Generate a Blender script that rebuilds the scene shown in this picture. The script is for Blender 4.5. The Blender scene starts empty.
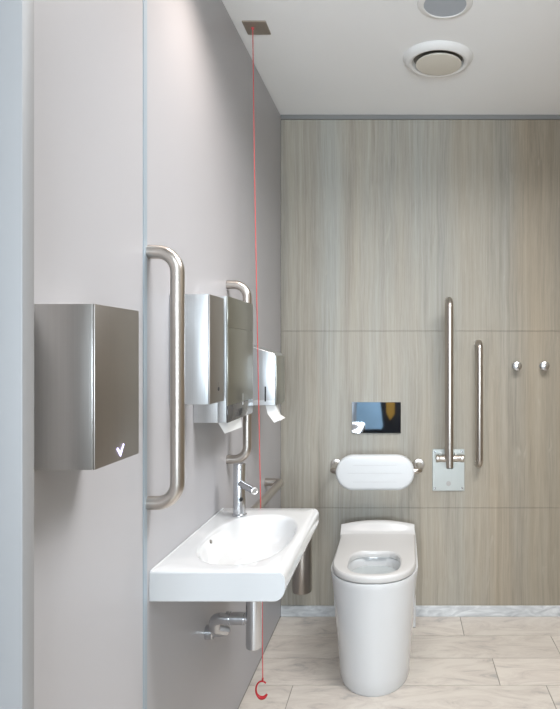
import bpy, bmesh, math
from mathutils import Vector, Matrix
PI = math.pi
SC = bpy.context.scene
COL = SC.collection
V = Vector

# ------------------------------------------------------------------ room dimensions (metres)
WL, WR = -0.605, 1.45          # left wall, right wall
YB = 3.05                      # back wall
YF = 0.80                      # room side opening (door lining)
ZC = 2.50                      # ceiling
CAM_Z = 1.31

# ------------------------------------------------------------------ materials
def newmat(name):
    m = bpy.data.materials.new(name); m.use_nodes = True
    return m, m.node_tree.nodes, m.node_tree.links, m.node_tree.nodes['Principled BSDF']

def plain(name, col, rough=0.5, metal=0.0, **kw):
    m, n, l, b = newmat(name)
    b.inputs['Base Color'].default_value = (*col, 1)
    b.inputs['Roughness'].default_value = rough
    b.inputs['Metallic'].default_value = metal
    for k, v in kw.items():
        b.inputs[k.replace('_', ' ')].default_value = v
    return m

def brushed(name, col, rough, axis_scale, amount=0.10, bump=0.02):
    """brushed metal: fine streaks stretched along one object axis"""
    m, n, l, b = newmat(name)
    b.inputs['Metallic'].default_value = 1
    tc = n.new('ShaderNodeTexCoord'); mp = n.new('ShaderNodeMapping')
    mp.inputs['Scale'].default_value = axis_scale
    nz = n.new('ShaderNodeTexNoise'); nz.inputs['Scale'].default_value = 1; nz.inputs['Detail'].default_value = 4
    l.new(tc.outputs['Object'], mp.inputs['Vector']); l.new(mp.outputs['Vector'], nz.inputs['Vector'])
    r = n.new('ShaderNodeMapRange')
    r.inputs['To Min'].default_value = rough - amount / 2; r.inputs['To Max'].default_value = rough + amount / 2
    l.new(nz.outputs['Fac'], r.inputs['Value']); l.new(r.outputs['Result'], b.inputs['Roughness'])
    cr = n.new('ShaderNodeMix'); cr.data_type = 'RGBA'
    cr.inputs['A'].default_value = (*[c * 0.92 for c in col], 1); cr.inputs['B'].default_value = (*[min(1, c * 1.06) for c in col], 1)
    l.new(nz.outputs['Fac'], cr.inputs['Factor']); l.new(cr.outputs['Result'], b.inputs['Base Color'])
    bp = n.new('ShaderNodeBump'); bp.inputs['Strength'].default_value = bump * 10; bp.inputs['Distance'].default_value = 0.0003
    l.new(nz.outputs['Fac'], bp.inputs['Height']); l.new(bp.outputs['Normal'], b.inputs['Normal'])
    return m

M = {}
M['wall'] = None
def wall_paint():
    m, n, l, b = newmat('satin_laminate')
    tc = n.new('ShaderNodeTexCoord'); nz = n.new('ShaderNodeTexNoise')
    nz.inputs['Scale'].default_value = 1.3; nz.inputs['Detail'].default_value = 2
    l.new(tc.outputs['Object'], nz.inputs['Vector'])
    cr = n.new('ShaderNodeMix'); cr.data_type = 'RGBA'
    cr.inputs['A'].default_value = (0.41, 0.40, 0.412, 1); cr.inputs['B'].default_value = (0.435, 0.425, 0.437, 1)
    l.new(nz.outputs['Fac'], cr.inputs['Factor']); l.new(cr.outputs['Result'], b.inputs['Base Color'])
    b.inputs['Roughness'].default_value = 0.42
    b.inputs['Specular IOR Level'].default_value = 0.45
    return m
M['wall'] = wall_paint()
M['ceiling'] = plain('ceiling_paint', (0.89, 0.89, 0.885), 0.9)
M['jamb'] = plain('door_lining_paint', (0.26, 0.255, 0.255), 0.5)
M['seam'] = plain('aluminium_joint', (0.36, 0.42, 0.47), 0.45, 0.2)
M['shadowgap'] = plain('shadow_gap_grey', (0.22, 0.22, 0.215), 0.7)
M['groove'] = plain('dark_groove', (0.20, 0.185, 0.16), 0.8)

def wood():
    m, n, l, b = newmat('grey_oak_laminate')
    tc = n.new('ShaderNodeTexCoord')
    def noise(sc, detail, rough=0.55, dist=0.0, src=None):
        mp = n.new('ShaderNodeMapping'); mp.inputs['Scale'].default_value = sc
        l.new(src or tc.outputs['Object'], mp.inputs['Vector'])
        z = n.new('ShaderNodeTexNoise'); z.inputs['Scale'].default_value = 1
        z.inputs['Detail'].default_value = detail; z.inputs['Roughness'].default_value = rough
        z.inputs['Distortion'].default_value = dist
        l.new(mp.outputs['Vector'], z.inputs['Vector']); return z
    # gentle sideways wander so streaks are not ruler straight
    wob = noise((2.2, 2.2, 1.8), 2)
    sub = n.new('ShaderNodeVectorMath'); sub.operation = 'SUBTRACT'; sub.inputs[1].default_value = (0.5, 0.5, 0.5)
    l.new(wob.outputs['Color'], sub.inputs[0])
    scl = n.new('ShaderNodeVectorMath'); scl.operation = 'MULTIPLY'; scl.inputs[1].default_value = (0.03, 0.03, 0)
    l.new(sub.outputs[0], scl.inputs[0])
    add = n.new('ShaderNodeVectorMath'); l.new(tc.outputs['Object'], add.inputs[0]); l.new(scl.outputs[0], add.inputs[1])
    src = add.outputs[0]
    broad = noise((9, 9, 0.25), 3, 0.5, 0, src)
    mid = noise((38, 38, 0.7), 4, 0.6, 0.3, src)
    fine = noise((150, 150, 3.5), 4, 0.75, 0, src)
    hue = noise((5, 5, 0.5), 2, 0.5, 0, src)
    mx = n.new('ShaderNodeMath'); mx.operation = 'MULTIPLY'; mx.inputs[1].default_value = 0.30; l.new(broad.outputs['Fac'], mx.inputs[0])
    m2 = n.new('ShaderNodeMath'); m2.operation = 'MULTIPLY_ADD'; m2.inputs[1].default_value = 0.36
    l.new(mid.outputs['Fac'], m2.inputs[0]); l.new(mx.outputs[0], m2.inputs[2])
    m3 = n.new('ShaderNodeMath'); m3.operation = 'MULTIPLY_ADD'; m3.inputs[1].default_value = 0.34
    l.new(fine.outputs['Fac'], m3.inputs[0]); l.new(m2.outputs[0], m3.inputs[2])
    ramp = n.new('ShaderNodeValToRGB')
    ramp.color_ramp.elements[0].position = 0.27; ramp.color_ramp.elements[0].color = (0.185, 0.170, 0.142, 1)
    ramp.color_ramp.elements[1].position = 0.72; ramp.color_ramp.elements[1].color = (0.475, 0.455, 0.405, 1)
    e = ramp.color_ramp.elements.new(0.5); e.color = (0.350, 0.330, 0.286, 1)
    l.new(m3.outputs[0], ramp.inputs['Fac'])
    tint = n.new('ShaderNodeMix'); tint.data_type = 'RGBA'; tint.blend_type = 'MULTIPLY'
    tint.inputs['Factor'].default_value = 1
    hr = n.new('ShaderNodeValToRGB')
    hr.color_ramp.elements[0].position = 0.35; hr.color_ramp.elements[0].color = (0.97, 1.0, 1.03, 1)
    hr.color_ramp.elements[1].position = 0.65; hr.color_ramp.elements[1].color = (1.02, 0.965, 0.90, 1)
    l.new(hue.outputs['Fac'], hr.inputs['Fac'])
    l.new(ramp.outputs['Color'], tint.inputs['A']); l.new(hr.outputs['Color'], tint.inputs['B'])
    # the colour turns browner and darker towards the right-hand side
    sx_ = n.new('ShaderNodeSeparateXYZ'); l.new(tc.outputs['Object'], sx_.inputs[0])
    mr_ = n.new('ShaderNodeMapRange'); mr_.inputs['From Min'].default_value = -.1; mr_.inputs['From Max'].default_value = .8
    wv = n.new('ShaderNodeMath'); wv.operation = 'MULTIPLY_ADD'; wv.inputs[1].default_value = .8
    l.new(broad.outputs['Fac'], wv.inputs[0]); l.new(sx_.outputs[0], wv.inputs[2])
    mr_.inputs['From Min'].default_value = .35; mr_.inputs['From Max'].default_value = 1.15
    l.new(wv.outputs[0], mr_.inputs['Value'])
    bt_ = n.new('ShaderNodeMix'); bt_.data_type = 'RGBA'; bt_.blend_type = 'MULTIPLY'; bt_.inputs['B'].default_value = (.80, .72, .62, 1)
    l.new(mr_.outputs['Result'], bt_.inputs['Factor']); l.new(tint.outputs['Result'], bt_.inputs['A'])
    # a few light cathedral-grain flecks
    vz = noise((26, 26, 5.5), 2, 0.5, 1.2, src)
    vr = n.new('ShaderNodeValToRGB')
    vr.color_ramp.elements[0].position = 0.67; vr.color_ramp.elements[0].color = (0, 0, 0, 1)
    vr.color_ramp.elements[1].position = 0.80; vr.color_ramp.elements[1].color = (0.26, 0.26, 0.26, 1)
    l.new(vz.outputs['Fac'], vr.inputs['Fac'])
    fl = n.new('ShaderNodeMix'); fl.data_type = 'RGBA'; fl.inputs['B'].default_value = (0.50, 0.45, 0.37, 1)
    l.new(vr.outputs['Color'], fl.inputs['Factor']); l.new(bt_.outputs['Result'], fl.inputs['A'])
    l.new(fl.outputs['Result'], b.inputs['Base Color'])
    b.inputs['Roughness'].default_value = 0.55
    return m
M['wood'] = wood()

def tile():
    m, n, l, b = newmat('stone_look_floor_tile')
    tc = n.new('ShaderNodeTexCoord'); geo = n.new('ShaderNodeNewGeometry')
    off = n.new('ShaderNodeVectorMath'); off.operation = 'SCALE'; off.inputs['Scale'].default_value = 37
    comb = n.new('ShaderNodeCombineXYZ')
    l.new(geo.outputs['Random Per Island'], comb.inputs[0]); l.new(geo.outputs['Random Per Island'], comb.inputs[1])
    l.new(comb.outputs[0], off.inputs[0])
    add = n.new('ShaderNodeVectorMath'); l.new(tc.outputs['Object'], add.inputs[0]); l.new(off.outputs[0], add.inputs[1])
    mp = n.new('ShaderNodeMapping'); mp.inputs['Scale'].default_value = (2.2, 6.0, 1); mp.inputs['Rotation'].default_value = (0, 0, 0.18)
    l.new(add.outputs[0], mp.inputs['Vector'])
    z = n.new('ShaderNodeTexNoise'); z.inputs['Scale'].default_value = 1.6; z.inputs['Detail'].default_value = 7
    z.inputs['Roughness'].default_value = 0.7; z.inputs['Distortion'].default_value = 1.8
    l.new(mp.outputs['Vector'], z.inputs['Vector'])
    r = n.new('ShaderNodeValToRGB'); cr = r.color_ramp
    cr.elements[0].position = 0.33; cr.elements[0].color = (0.36, 0.335, 0.31, 1)
    cr.elements[1].position = 0.58; cr.elements[1].color = (0.60, 0.55, 0.49, 1)
    e = cr.elements.new(0.44); e.color = (0.52, 0.465, 0.415, 1)
    l.new(z.outputs['Fac'], r.inputs['Fac'])
    mv = n.new('ShaderNodeMapRange'); mv.inputs['To Min'].default_value = 0.92; mv.inputs['To Max'].default_value = 1.04
    l.new(geo.outputs['Random Per Island'], mv.inputs['Value'])
    mul = n.new('ShaderNodeVectorMath'); mul.operation = 'SCALE'
    l.new(r.outputs['Color'], mul.inputs[0]); l.new(mv.outputs['Result'], mul.inputs['Scale'])
    l.new(mul.outputs[0], b.inputs['Base Color'])
    b.inputs['Roughness'].default_value = 0.38
    return m
M['tile'] = tile()
M['grout'] = plain('grey_grout', (0.27, 0.25, 0.22), 0.9)

def marble():
    m, n, l, b = newmat('grey_marble')
    tc = n.new('ShaderNodeTexCoord'); mp = n.new('ShaderNodeMapping'); mp.inputs['Scale'].default_value = (5, 5, 14)
    mp.inputs['Rotation'].default_value = (0, 0.5, 0)
    l.new(tc.outputs['Object'], mp.inputs['Vector'])
    z = n.new('ShaderNodeTexNoise'); z.inputs['Scale'].default_value = 2; z.inputs['Detail'].default_value = 8; z.inputs['Distortion'].default_value = 1.5
    l.new(mp.outputs['Vector'], z.inputs['Vector'])
    r = n.new('ShaderNodeValToRGB')
    r.color_ramp.elements[0].position = 0.35; r.color_ramp.elements[0].color = (0.42, 0.43, 0.44, 1)
    r.color_ramp.elements[1].position = 0.65; r.color_ramp.elements[1].color = (0.66, 0.67, 0.67, 1)
    l.new(z.outputs['Fac'], r.inputs['Fac']); l.new(r.outputs['Color'], b.inputs['Base Color'])
    b.inputs['Roughness'].default_value = 0.35
    return m
M['marble'] = marble()

M['steel_v'] = brushed('brushed_steel_sheet', (0.60, 0.585, 0.56), 0.30, (500, 500, 4), 0.08, 0.02)
M['steel_dim_and_mark'] = brushed('dimmed_steel_and_mark', (0.36, 0.335, 0.31), 0.42, (500, 500, 4), 0.06, 0.01)  # cabinet fronts: dim reflection put into the colour; plate mark: own grey
M['steel_light'] = brushed('light_brushed_steel', (0.70, 0.72, 0.73), 0.34, (500, 500, 4), 0.08, 0.02)
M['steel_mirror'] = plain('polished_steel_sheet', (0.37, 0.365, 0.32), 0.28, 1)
M['steel_tube'] = brushed('brushed_steel_tube', (0.53, 0.485, 0.44), 0.30, (300, 300, 300), 0.06, 0.01)
M['steel_edge'] = plain('bright_steel_edge', (0.85, 0.87, 0.88), 0.35, 1)
M['steel_plate'] = brushed('satin_steel_plate', (0.42, 0.425, 0.40), 0.42, (500, 500, 6), 0.08, 0.02)
M['chrome'] = plain('chrome', (0.60, 0.61, 0.63), 0.20, 1)
M['ceramic'] = plain('white_ceramic', (0.60, 0.60, 0.60), 0.12, 0, Coat_Weight=0.5, Coat_Roughness=0.05)
M['seat'] = plain('white_seat_plastic', (0.54, 0.525, 0.51), 0.25)
M['pad'] = plain('white_pad', (0.60, 0.61, 0.615), 0.35)
M['pad_line'] = plain('pad_moulding_line', (0.50, 0.50, 0.50), .5)
M['white_plastic'] = plain('white_plastic', (0.80, 0.79, 0.77), 0.45)
M['cream_plastic'] = plain('cream_plastic', (0.70, 0.66, 0.58), 0.5)
M['grey_mesh'] = plain('grey_grille', (0.42, 0.45, 0.49), 0.6)
M['black'] = plain('black_plastic', (0.015, 0.015, 0.015), 0.4)
M['dark_panel'] = plain('dark_translucent_plastic', (0.06, 0.057, 0.055), 0.12)
M['paper'] = plain('white_tissue', (0.82, 0.81, 0.79), 0.9)
M['red'] = plain('red_plastic', (0.42, 0.008, 0.014), 0.35)
M['red_cord'] = plain('red_cord', (0.55, 0.09, 0.09), 0.6)
M['black_glass'] = plain('black_mirror_glass', (0.62, 0.63, 0.65), 0.03, 1)
M['ceil_plate'] = brushed('bronze_steel_plate', (0.52, 0.46, 0.40), 0.45, (400, 10, 400), 0.1, 0.02)
M['water'] = plain('water', (0.62, 0.66, 0.66), 0.03, 0, Transmission_Weight=0.35, IOR=1.33)
def emis(name, col, s):
    m, n, l, b = newmat(name)
    b.inputs['Emission Color'].default_value = (*col, 1); b.inputs['Emission Strength'].default_value = s
    b.inputs['Base Color'].default_value = (*col, 1)
    return m
M['led'] = emis('violet_white_led', (0.66, 0.60, 1.0), .9)

# ------------------------------------------------------------------ mesh helpers
def smooth_by_angle(bm, deg=32):
    lim = math.radians(deg)
    for f in bm.faces: f.smooth = True
    for e in bm.edges:
        if len(e.link_faces) == 2:
            e.smooth = e.calc_face_angle(0) < lim
        else:
            e.smooth = False

def obj(name, bm, mat, parent=None, label=None, recalc=True):
    if recalc: bmesh.ops.recalc_face_normals(bm, faces=bm.faces[:])
    smooth_by_angle(bm)
    me = bpy.data.meshes.new(name)
    if parent is not None:
        org = V((0, 0, 0)); p = parent
        while p is not None:
            org += p.location; p = p.parent
        bm.transform(Matrix.Translation(-org))
    bm.to_mesh(me); bm.free()
    for mm in (mat if isinstance(mat, list) else [mat]): me.materials.append(mm)
    o = bpy.data.objects.new(name, me); COL.objects.link(o)
    if parent is not None: o.parent = parent
    if label: o['label'] = label
    return o

def thing(name, label, cat, loc, group=None):
    o = bpy.data.objects.new(name, None); COL.objects.link(o)
    o.location = loc; o.empty_display_size = 0.05
    o['label'] = label; o['category'] = cat
    if group: o['group'] = group
    return o

def struct(name, bm, mat, parent=None):
    o = obj(name, bm, mat, parent)
    if parent is None: o['kind'] = 'structure'
    return o

def box(x0, x1, y0, y1, z0, z1, bev=0.0, seg=2, bm=None):
    t = bmesh.new()
    bmesh.ops.create_cube(t, size=1)
    for v in t.verts:
        v.co = V(((x0 + x1) / 2 + v.co.x * (x1 - x0), (y0 + y1) / 2 + v.co.y * (y1 - y0), (z0 + z1) / 2 + v.co.z * (z1 - z0)))
    if bev > 0:
        bmesh.ops.bevel(t, geom=t.edges[:], offset=bev, segments=seg, profile=0.5, affect='EDGES')
    return merge(bm, t)

def merge(bm, t):
    if bm is None: return t
    me = bpy.data.meshes.new('tmp'); t.to_mesh(me); t.free()
    bm.from_mesh(me); bpy.data.meshes.remove(me)
    return bm

def loft(rings, cap0=True, cap1=True, closed=False, bm=None):
    bm = bm or bmesh.new()
    R = [[bm.verts.new(p) for p in r] for r in rings]
    n = len(R[0])
    pairs = list(zip(R, R[1:])) + ([(R[-1], R[0])] if closed else [])
    for a, b in pairs:
        for i in range(n):
            j = (i + 1) % n
            bm.faces.new((a[i], a[j], b[j], b[i]))
    if not closed:
        if cap0: bm.faces.new(R[0][::-1])
        if cap1: bm.faces.new(R[-1])
    return bm

def frame_for(d):
    d = d.normalized()
    up = V((0, 0, 1)) if abs(d.z) < 0.9 else V((0, 1, 0))
    a = d.cross(up).normalized(); b = a.cross(d).normalized()
    return a, b

def path_fillet(pts, r, seg=10):
    pts = [V(p) for p in pts]
    out = [pts[0]]
    for i in range(1, len(pts) - 1):
        p0, p, p1 = pts[i - 1], pts[i], pts[i + 1]
        a = (p0 - p).normalized(); b = (p1 - p).normalized()
        ang = a.angle(b)
        rr = r[i - 1] if isinstance(r, (list, tuple)) else r
        t = rr / math.tan(ang / 2)
        s, e = p + a * t, p + b * t
        c = p + (a + b).normalized() * (rr / math.sin(ang / 2))
        u = (s - c); w = (e - c)
        tot = u.angle(w)
        for k in range(seg + 1):
            f = k / seg
            out.append(c + (u * math.sin((1 - f) * tot) + w * math.sin(f * tot)) / math.sin(tot))
    out.append(pts[-1])
    return out

def tube(pts, rad, n=24, bm=None, caps=True):
    """sweep a circle along a path (parallel transport); rad may be a list"""
    pts = [V(p) for p in pts]
    tan = []
    for i in range(len(pts)):
        if i == 0: t = pts[1] - pts[0]
        elif i == len(pts) - 1: t = pts[-1] - pts[-2]
        else: t = (pts[i + 1] - pts[i]).normalized() + (pts[i] - pts[i - 1]).normalized()
        tan.append(t.normalized())
    a, b = frame_for(tan[0]); rings = []
    for i, p in enumerate(pts):
        if i:
            q = tan[i - 1].rotation_difference(tan[i]); a = q @ a
            a = (a - tan[i] * a.dot(tan[i])).normalized()
        b = tan[i].cross(a)
        r = rad[i] if isinstance(rad, (list, tuple)) else rad
        rings.append([p + (a * math.cos(2 * PI * k / n) + b * math.sin(2 * PI * k / n)) * r for k in range(n)])
    return loft(rings, caps, caps, bm=bm)

def lathe(prof, origin, axis=(0, 0, 1), n=32, bm=None):
    """prof = [(radius, height along axis)]"""
    d = V(axis).normalized(); a, b = frame_for(d); o = V(origin)
    rings = []
    for r, h in prof:
        r = max(r, 1e-5)
        rings.append([o + d * h + (a * math.cos(2 * PI * k / n) + b * math.sin(2 * PI * k / n)) * r for k in range(n)])
    return loft(rings, prof[0][0] > 0, prof[-1][0] > 0, bm=bm)

def cyl(p0, p1, r, n=24, bev=0.0015, bm=None):
    p0, p1 = V(p0), V(p1); L = (p1 - p0).length
    return lathe([(r - bev, 0), (r - bev * .3, bev * .3), (r, bev), (r, L - bev), (r - bev * .3, L - bev * .3), (r - bev, L)], p0, p1 - p0, n, bm)

# ------------------------------------------------------------------ the room
EXT = -2.1   # corridor end behind the camera
# floor: one mesh of individual tiles on a grout bed
bm = bmesh.new()
bed = box(WL - .1, WR + .1, EXT, YB + .1, -0.05, -0.0025)
for f in bed.faces: f.material_index = 1
merge(bm, bed)
edges = [3.05, 2.838, 2.628, 2.413, 2.20]
while edges[-1] > EXT: edges.append(edges[-1] - 0.2125)
offs = [0.289, 0.690, 0.388, 0.569]
seq = [0.31, 0.71, 0.05, 0.55, 0.22, 0.83, 0.41]
g = 0.0020
for r in range(len(edges) - 1):
    y1, y0 = edges[r], edges[r + 1]
    off = offs[r] if r < 4 else seq[r % 7]
    x = off - 3
    while x < WR:
        a, b_ = max(x, WL), min(x + 1.0, WR)
        if r == 1 and abs(x + .31) < .01: a = -.25
        if r == 1 and abs(x + 1.31) < .01: b_ = -.25
        if b_ - a > 0.01:
            t = box(a + g, b_ - g, y0 + g, y1 - g, -0.003, 0.0)
            merge(bm, t)
        x += 1.0
struct('floor', bm, [M['tile'], M['grout']])

# back wall: three rows of laminate with fine joints
T = 0.1
bm = bmesh.new()
back = box(WL - T, WR + T, YB + .004, YB + T, -0.05, ZC + .1)
for f in back.faces: f.material_index = 1
merge(bm, back)
zj = [0.0, 0.539, 1.422, 2.478]
for z0, z1 in zip(zj, zj[1:]):
    merge(bm, box(WL + .001, WR, YB, YB + .02, z0 + .0008, z1 - .0008, 0.0006, 1))
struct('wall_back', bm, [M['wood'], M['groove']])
struct('trim_1', box(WL, WR, YB - .006, YB + .004, 2.478, ZC, 0.001, 1), M['shadowgap'])
struct('baseboard_back', box(WL + .001, WR, YB - .010, YB - .0005, 0.0, 0.053, 0.0015, 1), M['marble'])

# left wall in two sheets with an aluminium joint
SEAM = 1.437
bm = box(WL - T, WL - .004, EXT, YB + T, -0.05, ZC + .1)
merge(bm, box(WL - .02, WL, EXT, SEAM - .010, 0.003, ZC - .004, 0.001, 1))
merge(bm, box(WL - .02, WL, SEAM + .010, YB, 0.003, ZC - .004, 0.001, 1))
struct('wall_left', bm, M['wall'])
struct('trim_2', box(WL - .006, WL + .0015, SEAM - .010, SEAM + .010, 0.003, ZC - .004), M['seam'])
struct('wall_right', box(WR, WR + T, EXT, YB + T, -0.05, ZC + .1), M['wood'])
struct('ceiling', box(WL - T, WR + T, EXT, YB + T, ZC, ZC + .1), M['ceiling'])
# wall with the doorway the photograph looks through
bm = box(WL, -0.545, 0.70, 0.815, 0, ZC)
merge(bm, box(0.56, WR, 0.70, 0.815, 0, ZC))
merge(bm, box(-0.545, 0.56, 0.70, 0.815, 2.35, ZC))
struct('wall_front', bm, M['wall'])
bm = box(-0.62 + .02, -0.494, 0.795, 0.822, 0, 2.39, 0.002, 2)
merge(bm, box(-0.555, -0.540, 0.70, 0.7985, 0, 2.35, 0.001, 1))
merge(bm, box(0.55, 0.60, 0.70, 0.822, 0, 2.39, 0.002, 2))
merge(bm, box(-0.540, 0.55, 0.70, 0.822, 2.35, 2.39, 0.002, 2))
struct('trim_3', bm, M['jamb'])

# ------------------------------------------------------------------ sheet-metal cabinets on the left wall
def cabinet(parent, p, y0, y1, z0, z1, mat_side, mat_front, bev=0.0010):
    """rectangular cabinet from the left wall out to distance p"""
    xf = WL + p
    obj('body', box(WL + .0005, xf - .004, y0, y1, z0, z1, bev, 3), mat_side, parent)
    fr = obj('front_panel', box(xf - .004, xf, y0, y1, z0, z1, 0.0013, 2), mat_front, parent)
    return fr

# hand dryer
dr = thing('hand_dryer', 'large brushed steel hand dryer with a glowing white tick, on left wall nearest the doorway', 'hand dryer', (WL, 1.078, 1.12))
cabinet(dr, 0.105, 0.995, 1.162, 1.120, 1.391, M['steel_v'], M['steel_dim_and_mark'])
xf = WL + 0.105
bm = bmesh.new()
# chevron light: two mitred strokes
cy, cz = 1.0835, 1.1300
outl = [(-0.0130, 0.0120), (-0.0090, 0.0145), (0.0002, 0.0045), (0.0125, 0.0185), (0.0145, 0.0172), (0.0010, -0.0030)]
va = [bm.verts.new((xf + .0002, cy + y, cz + z)) for y, z in outl]
vb = [bm.verts.new((xf + .0010, cy + y, cz + z)) for y, z in outl]
for i in range(6):
    j = (i + 1) % 6
    bm.faces.new((va[i], va[j], vb[j], vb[i]))
bm.faces.new((vb[2], vb[1], vb[0], vb[5])); bm.faces.new((vb[5], vb[4], vb[3], vb[2]))
bm.faces.new((va[5], va[0], va[1], va[2])); bm.faces.new((va[2], va[3], va[4], va[5]))
obj('indicator_light', bm, M['led'], dr, 'glowing violet-white tick mark')
obj('air_outlet', box(WL + .03, xf - .02, 1.02, 1.135, 1.1175, 1.1203), M['black'], dr)

# soap dispenser
sd = thing('soap_dispenser', 'narrow steel soap dispenser between the large vertical rail and the paper towel dispenser', 'soap dispenser', (WL, 1.65, 1.1775))
cabinet(sd, 0.106, 1.587, 1.712, 1.1775, 1.4645, M['steel_light'], M['steel_dim_and_mark'])
xf = WL + 0.106
obj('sight_window', lathe([(0.0, .0012), (.0052, .0012), (.006, .0004), (.006, -.001)], (xf, 1.662, 1.214), (1, 0, 0), 20), M['black'], sd)
obj('lock', box(xf - .001, xf + .0006, 1.6605, 1.6635, 1.222, 1.232, .0005, 1), M['groove'], sd)

# paper towel dispenser
td = thing('paper_towel_dispenser', 'tall polished steel paper towel dispenser with dark lower panel, in front of a rail', 'paper towel dispenser', (WL, 1.918, 1.109))
p = 0.101; y0, y1, z0, z1 = 1.769, 2.067, 1.109, 1.4765
xf = WL + p
# the cabinet stands proud of the rail: hollow shell open at the bottom where the towel leaves
bm = box(xf - .03, xf - .004, y0, y1, z0, z1, .0025, 3)
merge(bm, box(WL + .0005, xf - .03, y0, y0 + .02, z0, z1, .0015, 2))
merge(bm, box(WL + .0005, xf - .03, y1 - .002, y1, z0, z1))
merge(bm, box(WL + .0005, xf - .03, y0 + .02, y1 - .002, z1 - .002, z1))
merge(bm, box(WL + .0005, WL + .003, y0 + .02, y1 - .002, z0, z1 - .002))
obj('body', bm, M['steel_light'], td)
zs = 1.158
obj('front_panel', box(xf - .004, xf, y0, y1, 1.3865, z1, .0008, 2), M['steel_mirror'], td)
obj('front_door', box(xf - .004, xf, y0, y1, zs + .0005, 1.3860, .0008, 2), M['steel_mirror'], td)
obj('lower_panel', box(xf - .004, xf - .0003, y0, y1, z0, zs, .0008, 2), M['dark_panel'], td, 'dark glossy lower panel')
obj('level_slot', box(xf - .001, xf + .0006, 1.934, 1.9385, 1.148, 1.184, .0005, 1), M['steel_edge'], td)
# folded towel hanging out below
bm = bmesh.new()
def sheet(pts, th, nrm):
    bm = bmesh.new(); nrm = V(nrm) * th
    a = [bm.verts.new(V(q)) for q in pts]; b = [bm.verts.new(V(q) + nrm) for q in pts]
    n = len(pts)
    bm.faces.new(a); bm.faces.new(b[::-1])
    for i in range(n): bm.faces.new((a[i], b[i], b[(i + 1) % n], a[(i + 1) % n]))
    return bm
bm = sheet([(-.568, 1.86, 1.112), (-.520, 1.835, 1.112), (-.5165, 1.96, 1.112), (-.513, 1.958, 1.074), (-.540, 1.862, 1.066)], .0012, (-.35, .2, .1))
obj('paper_towel', bm, M['paper'], td, 'white folded paper towel')

# toilet paper / tissue dispenser near the back corner
tp = thing('toilet_paper_dispenser', 'small slope-topped steel paper dispenser with a white sheet hanging, near the back corner', 'toilet paper dispenser', (WL, 2.445, 1.108))
y0, y1 = 2.37, 2.52; p = 0.12
def profile_prism(pts, y0, y1, bev):
    bm = bmesh.new()
    a = [bm.verts.new((x, y0, z)) for x, z in pts]; b = [bm.verts.new((x, y1, z)) for x, z in pts]
    n = len(pts); bm.faces.new(a); bm.faces.new(b[::-1])
    for i in range(n): bm.faces.new((a[i], b[i], b[(i + 1) % n], a[(i + 1) % n]))
    if bev: bmesh.ops.bevel(bm, geom=bm.edges[:], offset=bev, segments=3, profile=.5, affect='EDGES')
    return bm
x0, x1 = WL + .0005, WL + p
obj('body', profile_prism([(x0, 1.108), (x1 - .005, 1.108), (x1 - .005, 1.300), (x1 - .013, 1.312), (x0, 1.344)], y0, y1, .003), M['steel_light'], tp)
obj('front_panel', box(x1 - .005, x1, y0 - .001, y1 + .002, 1.110, 1.302, .0018, 3), M['steel_mirror'], tp)
obj('sight_slot', box(WL + .072, WL + .078, y0 - .0012, y0 + .002, 1.124, 1.182, .0005, 1), M['black'], tp)
obj('base_band', box(x0 + .001, x1 - .007, y0 - .0008, y0 + .003, 1.110, 1.128, .0006, 1), M['steel_edge'], tp)
rings = []
sp = [(WL + .100, 1.109), (WL + .103, 1.088), (WL + .113, 1.062), (WL + .132, 1.049)]
bm = bmesh.new()
prev = None
for i, (x, z) in enumerate(sp):
    nx, nz = (1, .2) if i < 2 else (.6, .6)
    cur = [bm.verts.new((x, 2.385, z)), bm.verts.new((x, 2.475, z)), bm.verts.new((x + .0012 * nx, 2.475, z + .0012 * nz)), bm.verts.new((x + .0012 * nx, 2.385, z + .0012 * nz))]
    if prev:
        for k in range(4): bm.faces.new((prev[k], prev[(k + 1) % 4], cur[(k + 1) % 4], cur[k]))
    else: bm.faces.new(cur)
    prev = cur
bm.faces.new(prev[::-1])
obj('paper_sheet', bm, M['paper'], tp, 'white hanging sheet')
# second side of the sheet facing the camera
bm = sheet([(WL + .072, 2.384, 1.110), (WL + .112, 2.384, 1.110), (WL + .132, 2.384, 1.051), (WL + .106, 2.384, 1.040), (WL + .080, 2.384, 1.075)], .001, (0, 1, 0))
obj('paper_fold', bm, M['paper'], tp, 'white fold of paper')

# ------------------------------------------------------------------ grab rails
def wall_rail(name, label, y, z0, z1, r, off, bend, group=None):
    t = thing(name, label, 'grab rail', (WL, y, z0), group)
    xc = WL + off
    pts = path_fillet([(WL + .0005, y, z1), (xc, y, z1), (xc, y, z0), (WL + .0005, y, z0)], bend, 12)
    obj('rail', tube(pts, r, 32), M['steel_tube'], t)
    return t
wall_rail('grab_rail', 'thick vertical steel grab rail on left wall beside the aluminium joint', 1.4556, 0.954, 1.552, 0.0165, 0.070, 0.048)
wall_rail('grab_rail', 'vertical steel grab rail rising behind the paper towel dispenser above the tap', 2.113, 0.944, 1.548, 0.0150, 0.070, 0.045)
# horizontal rail along left wall near the back corner
t = thing('grab_rail', 'short horizontal steel grab rail low on left wall, just past the basin', 'grab rail', (WL, 2.45, 0.742))
xc = WL + .070
obj('rail', tube(path_fillet([(WL + .0005, 2.16, .742), (xc, 2.16, .742), (xc, 2.70, .742), (WL + .0005, 2.70, .742)], .030, 12), 0.0165, 28), M['steel_tube'], t)
for y in (2.16, 2.70):
    obj('wall_collar', lathe([(.0180, .0005), (.0180, .005), (.017, .006)], (WL, y, .742), (1, 0, 0), 28), M['steel_tube'], t)
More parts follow.
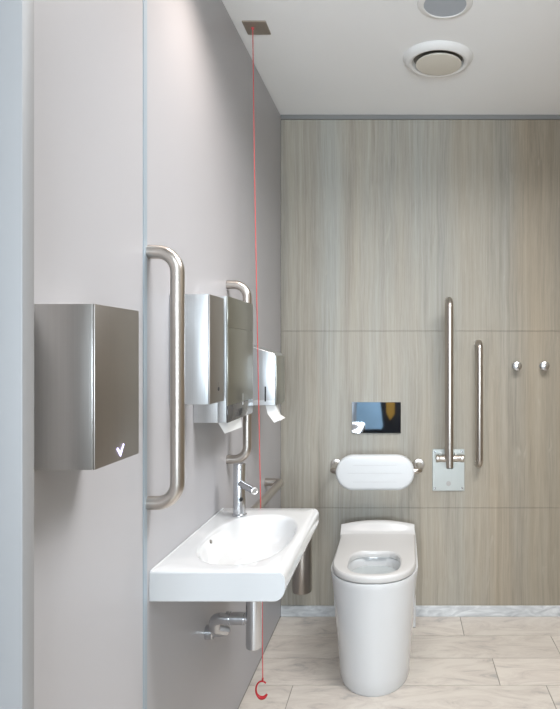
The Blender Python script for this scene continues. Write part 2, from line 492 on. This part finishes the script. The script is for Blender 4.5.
# vertical rail on back wall
t = thing('grab_rail', 'short vertical steel grab rail on the wood wall beside the two robe hooks', 'grab rail', (.379, YB, .76))
yc = YB - .068
obj('rail', tube(path_fillet([(.379, YB - .0005, 1.361), (.379, yc, 1.361), (.379, yc, .763), (.379, YB - .0005, .763)], .034, 12), 0.0162, 32), M['steel_tube'], t)
for z in (.763, 1.361):
    obj('wall_collar', lathe([(.0175, .0005), (.0175, .005), (.0165, .006)], (.379, YB, z), (0, -1, 0), 28), M['steel_tube'], t)

# fold-down rail, folded up against the back wall
t = thing('drop_down_rail', 'tall fold-down steel support rail folded upright above its square wall plate', 'grab rail', (.2245, YB, .626))
xr = .2245
pl = obj('wall_plate', box(.152, .311, YB - .006, YB - .0005, .626, .8335, .001, 1), M['steel_plate'], t, 'satin steel mounting plate')
for sx in (.164, .299):
    for sz in (.638, .821):
        obj('screw', lathe([(0, .0022), (.0035, .0020), (.0052, 0)], (sx, YB - .006, sz), (0, -1, 0), 16), M['chrome'], pl)
obj('embossed_mark', lathe([(.0, .0003), (.0120, .0003), (.0122, 0)], (.232, YB - .006, .662), (0, -1, 0), 28), M['steel_dim_and_mark'], pl)
yf, yr = 2.870, 2.957
obj('rail', tube(path_fillet([(xr, yf, .774), (xr, yf, 1.5625), (xr, yr, 1.5625), (xr, yr, .80)], .042, 14), 0.0170, 32), M['steel_tube'], t)
obj('rail_end_cap', cyl((xr, yf, .7705), (xr, yf, .7745), .0160, 28, .0008), M['black'], t)
bm = cyl((.167, 2.985, .797), (.303, 2.985, .797), .0165, 28, .002)
merge(bm, cyl((.1665, 2.985, .797), (.1835, 2.985, .797), .0185, 28, .002))
merge(bm, cyl((.286, 2.985, .797), (.3035, 2.985, .797), .0185, 28, .002))
obj('hinge', bm, M['steel_tube'], t)
bm = box(.185, .199, 2.985, YB - .006, .782, .812, .002, 1)
merge(bm, box(.262, .276, 2.985, YB - .006, .782, .812, .002, 1))
merge(bm, box(.2165, .2325, 2.872, 2.985, .789, .805, .002, 1))
obj('bracket', bm, M['steel_tube'], t)

# robe hooks
hk = thing('robe_hook', 'left one of two round chrome robe hooks on the wood wall', 'hook', (.569, YB, 1.248), 'robe hooks on the wood wall')
obj('base_plate', lathe([(.021, .0005), (.021, .004), (.019, .006), (.0, .0062)], (.569, YB, 1.248), (0, -1, 0), 32), M['chrome'], hk)
obj('stem', lathe([(.010, .006), (.0075, .014), (.0075, .026), (.011, .032)], (.569, YB, 1.248), (0, -1, 0), 24), M['chrome'], hk)
obj('knob', lathe([(.0, .030), (.012, .030), (.0205, .033), (.0225, .038), (.0215, .043), (.0150, .0465), (.0, .0475)], (.569, YB, 1.248), (0, -1, 0), 32), M['chrome'], hk)
c = hk.copy(); COL.objects.link(c); c.location.x = .7056; c['label'] = 'right one of two round chrome robe hooks on the wood wall, farther from the rails'
for ch in list(hk.children):
    d = ch.copy(); COL.objects.link(d); d.parent = c

# ------------------------------------------------------------------ basin
bs = thing('wash_basin', 'white ceramic wash basin with oval bowl mounted on left wall', 'wash basin', (WL, 1.761, .716))
X0, X1, Y0, Y1 = WL + .0008, -.280, 1.461, 2.061
ZT, ZB = .7885, .7155
BC = V((-.433, 1.746)); BA, BB, BE = .122, .230, 2.4
N = 128
def outline(insx, insy):
    x0, x1, y0, y1 = X0, X1 - insx, Y0 + insy, Y1 - insy
    K = 30
    return ([(x1, y0 + (y1 - y0) * k / K) for k in range(K)] + [(x1 + (x0 - x1) * k / K, y1) for k in range(K)] +
            [(x0, y1 + (y0 - y1) * k / K) for k in range(K)] + [(x0 + (x1 - x0) * k / K, y0) for k in range(K)])
ANG = [math.atan2(y - BC.y, x - BC.x) for x, y in outline(.0225, .0035)]
def bowl_ring(s, z):
    out = []
    for a in ANG:
        c, d = abs(math.cos(a)), abs(math.sin(a))
        rr = ((c / BA) ** BE + (d / BB) ** BE) ** (-1 / BE)
        out.append(V((BC.x + math.cos(a) * rr * s, BC.y + math.sin(a) * rr * s, z)))
    return out
def oring(insx, insy, z): return [V((x, y, z)) for x, y in outline(insx, insy)]
rings = []
# underside bulge to outer, side fillets, top, bowl
rings.append(bowl_ring(.18, .676)); rings.append(bowl_ring(.6, .680)); rings.append(bowl_ring(.9, .700)); rings.append(bowl_ring(1.02, ZB))
for k in range(0, 9):
    a = PI / 2 * k / 8; R = .032
    rings.append(oring(R * (1 - math.sin(a)), max(0, .003 - .003 * k / 2), ZB + R * (1 - math.cos(a))))
for k in range(0, 9):
    a = PI / 2 * k / 8; R = .022
    rings.append(oring(R * (1 - math.cos(a)), max(0, .003 * (k - 5) / 3), ZT - R + R * math.sin(a)))
def blend(A, B, t, z): return [V((p.x * (1 - t) + q.x * t, p.y * (1 - t) + q.y * t, z)) for p, q in zip(A, B)]
out_r = oring(.0225, .0035, ZT); in_r = bowl_ring(1.03, ZT)
rings.append(blend(out_r, in_r, .5, ZT - .0004)); rings.append(blend(out_r, in_r, .85, ZT - .0008))
for s, dz in ((1.03, .0010), (1.01, .0018), (.99, .0045), (.965, .012), (.93, .026), (.88, .045), (.80, .064), (.68, .078), (.52, .087), (.34, .0915), (.2, .0935), (.105, .0945)):
    rings.append(bowl_ring(s, ZT - dz))
bm = loft(rings, True, True)
obj('basin_body', bm, M['ceramic'], bs)
obj('drain', lathe([(.0, .0045), (.012, .0045), (.0185, .003), (.0205, .0005), (.0205, -.004)], (BC.x, BC.y, ZT - .0945), (0, 0, 1), 28), M['chrome'], bs, 'chrome waste fitting')
# overflow slot on the wall side of the bowl
bm = lathe([(.0, .0015), (.0045, .0015), (.0058, .0002), (.0058, -.004)], (-.5475, 1.752, .771), (1, 0, .35), 20)
obj('overflow_hole', bm, M['groove'], bs)
obj('wall_sealant', box(X0, X0 + .004, Y0 + .002, Y1 - .002, ZT - .001, ZT + .002, .001, 1), M['pad'], bs)

# tap
TX, TY = -.525, 1.973
tpz = thing('sensor_tap', 'tall chrome sensor tap standing on the far corner of the wash basin', 'tap', (TX, TY, ZT))
obj('body', lathe([(.0235, .0005), (.0235, .004), (.0195, .006), (.0195, .164), (.0185, .1665), (.0, .1668)], (TX, TY, ZT), (0, 0, 1), 36), M['chrome'], tpz)
d = V((.071, -.093, -.006)).normalized(); s0 = V((TX, TY, .893))
bm = tube([s0, s0 + d * .118], .0112, 28)
sp_o = obj('spout', bm, M['chrome'], tpz)
e0 = s0 + d * .118
obj('aerator', lathe([(.0112, 0), (.0112, .001), (.009, .0022), (.0075, .0012), (.0, .0010)], e0, d, 28), M['steel_edge'], sp_o)
dn = V((.50, -.86, 0)).normalized()
obj('sensor_eye', lathe([(.0, .0012), (.006, .0010), (.0072, -.0008)], V((TX, TY, .843)) + dn * .0195, dn, 20), M['black'], tpz, 'black infrared sensor eye')

# bottle trap below the basin
bt = thing('bottle_trap', 'chrome bottle trap with elbow pipe hanging under the wash basin', 'drain trap', (BC.x, BC.y, .467))
bx, by = -.4235, 1.748
obj('bottle', lathe([(.0, .0), (.018, .0005), (.0218, .004), (.0228, .010), (.0228, .158), (.0205, .160), (.0205, .2085)], (bx, by, .467), (0, 0, 1), 32), M['chrome'], bt)
obj('top_nut', lathe([(.0205, 0), (.0248, .001), (.0248, .018), (.0205, .019)], (bx, by, .640), (0, 0, 1), 32), M['chrome'], bt)
pp = path_fillet([(bx, by, .551), (-.538, 1.757, .549), (-.552, 1.800, .500), (-.540, 1.872, .462), (-.562, 1.886, .452), (WL + .0005, 1.886, .450)], [.028, .024, .016, .012], 8)
obj('outlet_pipe', tube(pp, .0160, 24), M['chrome'], bt)
bm = tube([V((-.450, 1.7505, .551)), V((-.492, 1.7535, .550))], .0180, 28)
merge(bm, tube([V((-.492, 1.7535, .550)), V((-.504, 1.7545, .550))], .0200, 28))
obj('pipe_nut', bm, M['chrome'], bt)
obj('wall_flange', lathe([(.0215, .0005), (.0215, .022), (.020, .024), (.0165, .0245)], (WL, 1.886, .450), (1, 0, 0), 32), M['chrome'], bt)

# ------------------------------------------------------------------ emergency pull cord
pc = thing('emergency_pull_cord', 'red emergency cord hanging from square ceiling plate, with red C-shaped handle at the end', 'pull cord', (-.5435, 2.225, ZC))
obj('ceiling_plate', box(-.573, -.487, 2.182, 2.272, ZC - .005, ZC - .0005, .001, 1), M['ceil_plate'], pc, 'square bronze-toned ceiling plate')
obj('cord_outlet', lathe([(.006, 0), (.006, .003), (.003, .006)], (-.5435, 2.225, ZC - .005), (0, 0, -1), 16), M['red_cord'], pc)
cp = [(-.5435, 2.225, ZC - .008), (-.5370, 2.223, 2.0), (-.5270, 2.218, 1.5), (-.5160, 2.211, 1.0), (-.5050, 2.204, .50), (-.5015, 2.200, .138)]
obj('cord', tube(cp, .0018, 10), M['red_cord'], pc)
hx, hy = -.5045, 2.200
arc = []
cz_ = .1000
for k in range(29):
    a = math.radians(50 + (325 - 50) * k / 28)
    arc.append(V((hx + .0215 * math.cos(a), hy, cz_ + .030 * math.sin(a))))
rad = [.0030 + .0038 * math.exp(-((k / 28 - .80) / .17) ** 2) for k in range(29)]
bm = tube(arc, rad, 14)
merge(bm, tube([V((-.5015, 2.2, .142)), V((-.5025, 2.2, .128))], .0035, 12))
obj('pull_handle', bm, M['red'], pc, 'red C-shaped handle')

# ------------------------------------------------------------------ ceiling fittings
vt = thing('ceiling_vent', 'round white ceiling vent with a hanging cream centre disc', 'ceiling vent', (.145, 2.462, ZC))
obj('ring', lathe([(.099, .002), (.101, .012), (.107, .021), (.116, .0235), (.126, .020), (.136, .010), (.142, .0005)], (.145, 2.462, ZC), (0, 0, -1), 64), M['white_plastic'], vt)
obj('throat', lathe([(.0, .001), (.0995, .0015), (.0995, .0035)], (.145, 2.462, ZC), (0, 0, -1), 48), M['groove'], vt)
obj('centre_disc', lathe([(.0, .014), (.080, .0145), (.0900, .020), (.0925, .0235), (.0915, .0265), (.084, .0280), (.0, .0285)], (.148, 2.466, ZC), (0, 0, -1), 64), M['cream_plastic'], vt, 'cream centre disc')
obj('stem', lathe([(.008, .0035), (.008, .0125)], (.148, 2.466, ZC), (0, 0, -1), 16), M['white_plastic'], vt)
sx, sy = .146, 2.076
sk = thing('ceiling_speaker', 'round grey grille with white rim in the ceiling, cut by the top of the photo', 'ceiling speaker', (sx, sy, ZC))
obj('rim', lathe([(.072, .006), (.0745, .0085), (.080, .0085), (.092, .004), (.0945, .0005)], (sx, sy, ZC), (0, 0, -1), 56), M['white_plastic'], sk)
obj('grille', lathe([(.0, .0045), (.060, .0045), (.0725, .0062)], (sx, sy, ZC), (0, 0, -1), 56), M['grey_mesh'], sk, 'grey mesh grille')

# ------------------------------------------------------------------ flush plate, backrest, brush holder
fp = thing('flush_plate', 'black mirror glass flush plate on the wood wall above the backrest', 'flush plate', (-.131, YB, .913))
fg = obj('glass_plate', box(-.2495, -.0055, YB - .009, YB - .0005, .913, 1.068, .001, 1), M['black_glass'], fp)
def ring_flat(cx, cz, rx, rz, w, y):
    bm = bmesh.new(); n = 32; R = []
    for r_, yy in ((1, y), (1, y - .0006), (0, y - .0006), (0, y)):
        R.append([(cx + (rx - (1 - r_) * w) * math.cos(2 * PI * k / n), yy, cz + (rz - (1 - r_) * w) * math.sin(2 * PI * k / n)) for k in range(n)])
    return loft(R, closed=True, bm=bm)

br = thing('oval_backrest', 'white padded oval backrest on steel brackets above the toilet', 'backrest', (-.124, YB, .76))
pcx, pcz, hw, hh = -.1245, .760, .182, .081
def stadium(s_in, y):
    out = []
    w, h = hw - s_in, hh - s_in
    for k in range(24):
        a = -PI / 2 + PI * k / 23; out.append((pcx + (w - h) + h * math.cos(a), y, pcz + h * math.sin(a)))
    for k in range(24):
        a = PI / 2 + PI * k / 23; out.append((pcx - (w - h) + h * math.cos(a), y, pcz + h * math.sin(a)))
    return out
rings = [stadium(.010, 2.850), stadium(.003, 2.848), stadium(0, 2.842)]
for k in range(1, 8):
    a = PI / 2 * k / 7; rings.append(stadium(.016 * (1 - math.cos(a)), 2.822 - .016 * math.sin(a)))
rings.append(stadium(.024, 2.8055)); rings.append(stadium(.030, 2.805))
obj('pad', loft(rings), M['pad'], br)
for dz_, w_ in ((.036, .10), (.0, .125), (-.040, .10)):
    obj('moulded_line', box(pcx - w_, pcx + w_, 2.8044, 2.8056, pcz + dz_ - .0006, pcz + dz_ + .0006), M['pad_line'], br)
for s in (-1, 1):
    wx = -.1215 + s * .2055
    obj('wall_flange', lathe([(.0275, .0005), (.0275, .007), (.0255, .010), (.0165, .0115)], (wx, YB, .759), (0, -1, 0), 32), M['steel_tube'], br)
    ix = pcx + s * .150
    obj('arm', tube(path_fillet([(wx, YB - .010, .759), (wx, 2.868, .759), (ix, 2.868, .759)], .022, 8) , .0135, 24), M['steel_tube'], br)
    obj('pad_mount', box(ix - .018, ix + .018, 2.849, 2.880, .741, .777, .003, 2), M['steel_tube'], br)

# shower-rail-like cylinder: toilet brush holder on the back wall behind the basin
bh = thing('toilet_brush_holder', 'cylindrical steel toilet brush holder on the wood wall, partly behind the basin front', 'toilet brush holder', (-.488, 2.985, .146))
obj('canister', lathe([(.0, 0), (.040, .0), (.0445, .002), (.0465, .006), (.0465, .288), (.0445, .292), (.0, .293)], (-.488, 2.985, .146), (0, 0, 1), 40), M['steel_tube'], bh)
obj('wall_bracket', box(-.503, -.473, 3.028, YB - .0005, .28, .36, .002, 1), M['steel_plate'], bh)
obj('brush_handle', lathe([(.010, 0), (.009, .10), (.011, .115), (.0, .118)], (-.488, 2.985, .438), (0, 0, 1), 20), M['chrome'], bh)

# ------------------------------------------------------------------ toilet
tl = thing('toilet', 'white floor-standing toilet with open seat hole against the wood wall', 'toilet', (-.108, 2.68, 0))
tx = -.1120
def dshape(hwid, yfront, yback, z, e=2.35, n=64, blen=None, sh=0.0):
    """plan outline: straight sides from the back, super-elliptic front"""
    L = blen if blen else hwid * 1.20
    yc = yfront + L
    out = []
    # right side back -> front -> left side back
    out.append((tx + hwid + sh, yback, z)); 
    for k in range(1, 6): out.append((tx + hwid + sh * (1 - k / 5), yback + (yc - yback) * k / 6, z))
    m = n
    for k in range(m + 1):
        a = PI * k / m
        c, s = math.cos(a), math.sin(a)
        x = hwid * math.copysign(abs(c) ** (2 / e), c); y = L * abs(s) ** (2 / e)
        out.append((tx + x, yc - y, z))
    for k in range(5, 0, -1): out.append((tx - hwid - sh * (1 - k / 5), yback + (yc - yback) * k / 6, z))
    out.append((tx - hwid - sh, yback, z))
    return out
ST = .470     # seat top
rim = .440
YW = 2.93
# pan: outer skin tapering to the floor, then rim, then the inside of the bowl
pan_rings = []
prof = [(0.000, .137, 2.331), (.012, .1405, 2.325), (.06, .1435, 2.322), (.15, .150, 2.318), (.25, .158, 2.312), (.35, .167, 2.305), (.415, .1735, 2.299), (.432, .1755, 2.297), (.440, .1740, 2.299)]
for z, hwid, yf_ in prof: pan_rings.append(dshape(hwid + .0035, yf_, YW, z, 2.0 + .15 * z / .44, blen=hwid * (1.45 - .22 * z / .44)))
hw_in = [(.440, .112, 2.335, 2.619), (.434, .1105, 2.338, 2.617), (.41, .110, 2.338, 2.616), (.396, .108, 2.342, 2.612), (.36, .098, 2.365, 2.60), (.30, .075, 2.40, 2.60), (.24, .05, 2.44, 2.56), (.22, .02, 2.47, 2.53)]
def oval_like(ref, hwid, ya, yb, z, e=2.3):
    cyv, L = (ya + yb) / 2, (yb - ya) / 2; out = []
    for q in ref:
        dx, dy = q[0] - tx, q[1] - cyv
        a = math.atan2(dy / L, dx / hwid); c, s_ = abs(math.cos(a)), abs(math.sin(a))
        r_ = (c ** e + s_ ** e) ** (-1 / e)
        out.append((tx + hwid * r_ * math.cos(a), cyv + L * r_ * math.sin(a), z))
    return out
def oval(hwid, ya, yb, z, n, e=2.3):
    cyv, L = (ya + yb) / 2, (yb - ya) / 2; out = []
    for k in range(n):
        # same starting direction as dshape: +x/back, running through the front
        a = math.radians(60) - 2 * PI * k / n
        c, s = math.cos(a), math.sin(a)
        out.append((tx + hwid * math.copysign(abs(c) ** (2 / e), c), cyv + L * math.copysign(abs(s) ** (2 / e), s), z))
    return out
nn = len(pan_rings[0])
for z, hwid, ya, yb in hw_in: pan_rings.append(oval_like(pan_rings[0], hwid, ya, yb, z))
obj('pan', loft(pan_rings), M['ceramic'], tl)
obj('pan_base_shroud', box(tx - .178, tx + .178, 2.915, YB - .011, 0.0005, .440, .006, 3), M['ceramic'], tl)
# water: sits inside the bowl
bm = bmesh.new()
w = oval(.108, 2.343, 2.611, .404, 48)
top = [bm.verts.new(p_) for p_ in w]; bm.faces.new(top[::-1])
obj('water', bm, M['water'], tl, recalc=False)
# seat with hole
def seat_outer(ins, z): return dshape(.1690 - ins, 2.298 + ins, 2.872, z, 2.25, sh=.004)
so = []
for ins, z in ((.004, .4425), (.001, .4455), (0, .450), (0, .460), (.0015, .4655), (.005, .4690), (.010, ST)): so.append(seat_outer(ins, z))
for hwid, ya, yb, z in ((.118, 2.325, 2.620, ST), (.1105, 2.332, 2.612, .4685), (.1060, 2.335, 2.609, .464), (.1050, 2.337, 2.607, .455), (.107, 2.336, 2.609, .4425)):
    so.append(oval_like(so[0][:], hwid, ya, yb, z, 2.7))
obj('seat', loft(so, closed=True), M['seat'], tl)
# raised lip at the back of the seat, crowned in the middle
bm = bmesh.new()
NB = 28; secs = []
for k in range(NB + 1):
    u = -1 + 2 * k / NB
    x = tx - .002 + u * .1725
    crown = .0175 * (1 - u * u); bow = .020 * (1 - u * u)
    yfr = 2.838; ybk = 2.905 + bow * .5
    ztop = .502 + crown
    sec = [(x, yfr, ST - .001), (x, yfr + .016, ST + .004), (x, yfr + .026, ST + .014), (x, yfr + .036, ztop - .012), (x, yfr + .045, ztop - .002), (x, yfr + .050, ztop), (x, ybk, ztop - .003), (x, ybk + .003, ztop - .010), (x, ybk + .003, .4425), (x, yfr, .4425)]
    secs.append([V(s_) for s_ in sec])
obj('seat_back_lip', loft(secs), M['seat'], tl)

# ------------------------------------------------------------------ corridor behind the camera with cards added for the mirror plate
struct('wall_corridor', box(WL - T, WR + T, EXT - T, EXT, -0.05, ZC + .1), plain('charcoal_wall', (0.012, 0.013, 0.018), .8))
bm = sheet([(-.56, -2.085, 1.30), (-.36, -2.085, 1.30), (-.255, -2.085, .34), (-.275, -2.085, .30), (-.60, -2.085, .30), (-.62, -2.085, .34)], .015, (0, 1, 0))  # unseen card added so the plate mirrors a blue shape
cl = obj('blue_reflection_card', bm, plain('pale_blue_card', (0.42, 0.66, 0.90), .9))
cl['label'] = 'pale blue card added behind the camera, seen only mirrored in the flush plate'; cl['category'] = 'reflection card'
bm = sheet([(-.21, -2.085, 1.0), (-.09, -2.085, 1.0), (-.10, -2.085, .50), (-.16, -2.085, .42), (-.21, -2.085, .52)], .015, (0, 1, 0))  # another unseen card, added for an ochre patch in the mirror
yl = obj('ochre_reflection_card', bm, plain('ochre_card', (0.45, 0.25, 0.04), .9))
yl['label'] = 'ochre card added behind the camera, seen only mirrored in the flush plate'; yl['category'] = 'bag'

# ------------------------------------------------------------------ lights
def spot(name, loc, power, size=120, blend=.8, col=(1, .94, .87), rad=.04, tgt=None):
    l = bpy.data.lights.new(name, 'SPOT'); l.energy = power; l.spot_size = math.radians(size); l.spot_blend = blend
    l.color = col; l.shadow_soft_size = rad
    o = bpy.data.objects.new(name, l); COL.objects.link(o); o.location = loc
    if tgt: o.rotation_euler = (V(tgt) - V(loc)).to_track_quat('-Z', 'Y').to_euler()
    return o
def area(name, loc, tgt, sx, sy, power, col):
    l = bpy.data.lights.new(name, 'AREA'); l.shape = 'RECTANGLE'; l.size = sx; l.size_y = sy; l.energy = power; l.color = col
    o = bpy.data.objects.new(name, l); COL.objects.link(o); o.location = loc
    o.rotation_euler = (V(tgt) - V(loc)).to_track_quat('-Z', 'Y').to_euler()
    return o
spot('downlight_over_basin', (-.36, 1.66, ZC - .02), 9, 140, 1, col=(1, .89, .82))
spot('downlight_centre', (.57, 1.66, ZC - .02), 11, 130, 1, rad=.02, col=(1, .95, .91))
spot('added_rear_spot', (-.10, 2.02, ZC - .02), 5, 84, 1, col=(1, .95, .90), rad=.05)  # unseen spot added to brighten the bowl, seat and floor
spot('downlight_right', (.95, 2.20, ZC - .02), 1.5, 92, 1, col=(1, .72, .48))
area('corridor_daylight', (.15, -1.95, 1.40), (.15, 0, 2.1), 1.5, 1.2, 54, (.78, .90, 1.0))
area('added_corridor_fill', (.2, -.5, ZC - .02), (.2, -.5, 0), 1.2, .6, 4, (.85, .93, 1.0))  # unseen overhead light added to brighten the coloured cards
pl_ = area('added_room_fill', (.62, 1.50, ZC - .015), (.62, 1.50, 0), 1.0, .8, 16, (.95, .975, 1)); pl_.data.spread = math.radians(158)  # unseen soft fill added to raise the room's ambient light

w = bpy.data.worlds.new('World'); SC.world = w; w.use_nodes = True
w.node_tree.nodes['Background'].inputs[0].default_value = (.75, .85, 1, 1)
w.node_tree.nodes['Background'].inputs[1].default_value = .3

# ------------------------------------------------------------------ camera
cd = bpy.data.cameras.new('camera'); cam = bpy.data.objects.new('camera', cd); COL.objects.link(cam)
cd.sensor_fit = 'HORIZONTAL'; cd.sensor_width = 36; cd.lens = 611 / 560 * 36
cd.shift_x = -122 / 560; cd.shift_y = -1 / 560
cd.clip_start = .05
cam.location = (0, 0, CAM_Z); cam.rotation_euler = (PI / 2, 0, 0)
SC.camera = cam
SC.view_settings.view_transform = 'Standard'; SC.view_settings.look = 'None'
SC.view_settings.exposure = 1.30; SC.view_settings.gamma = 1; SC.view_settings.use_curve_mapping = False
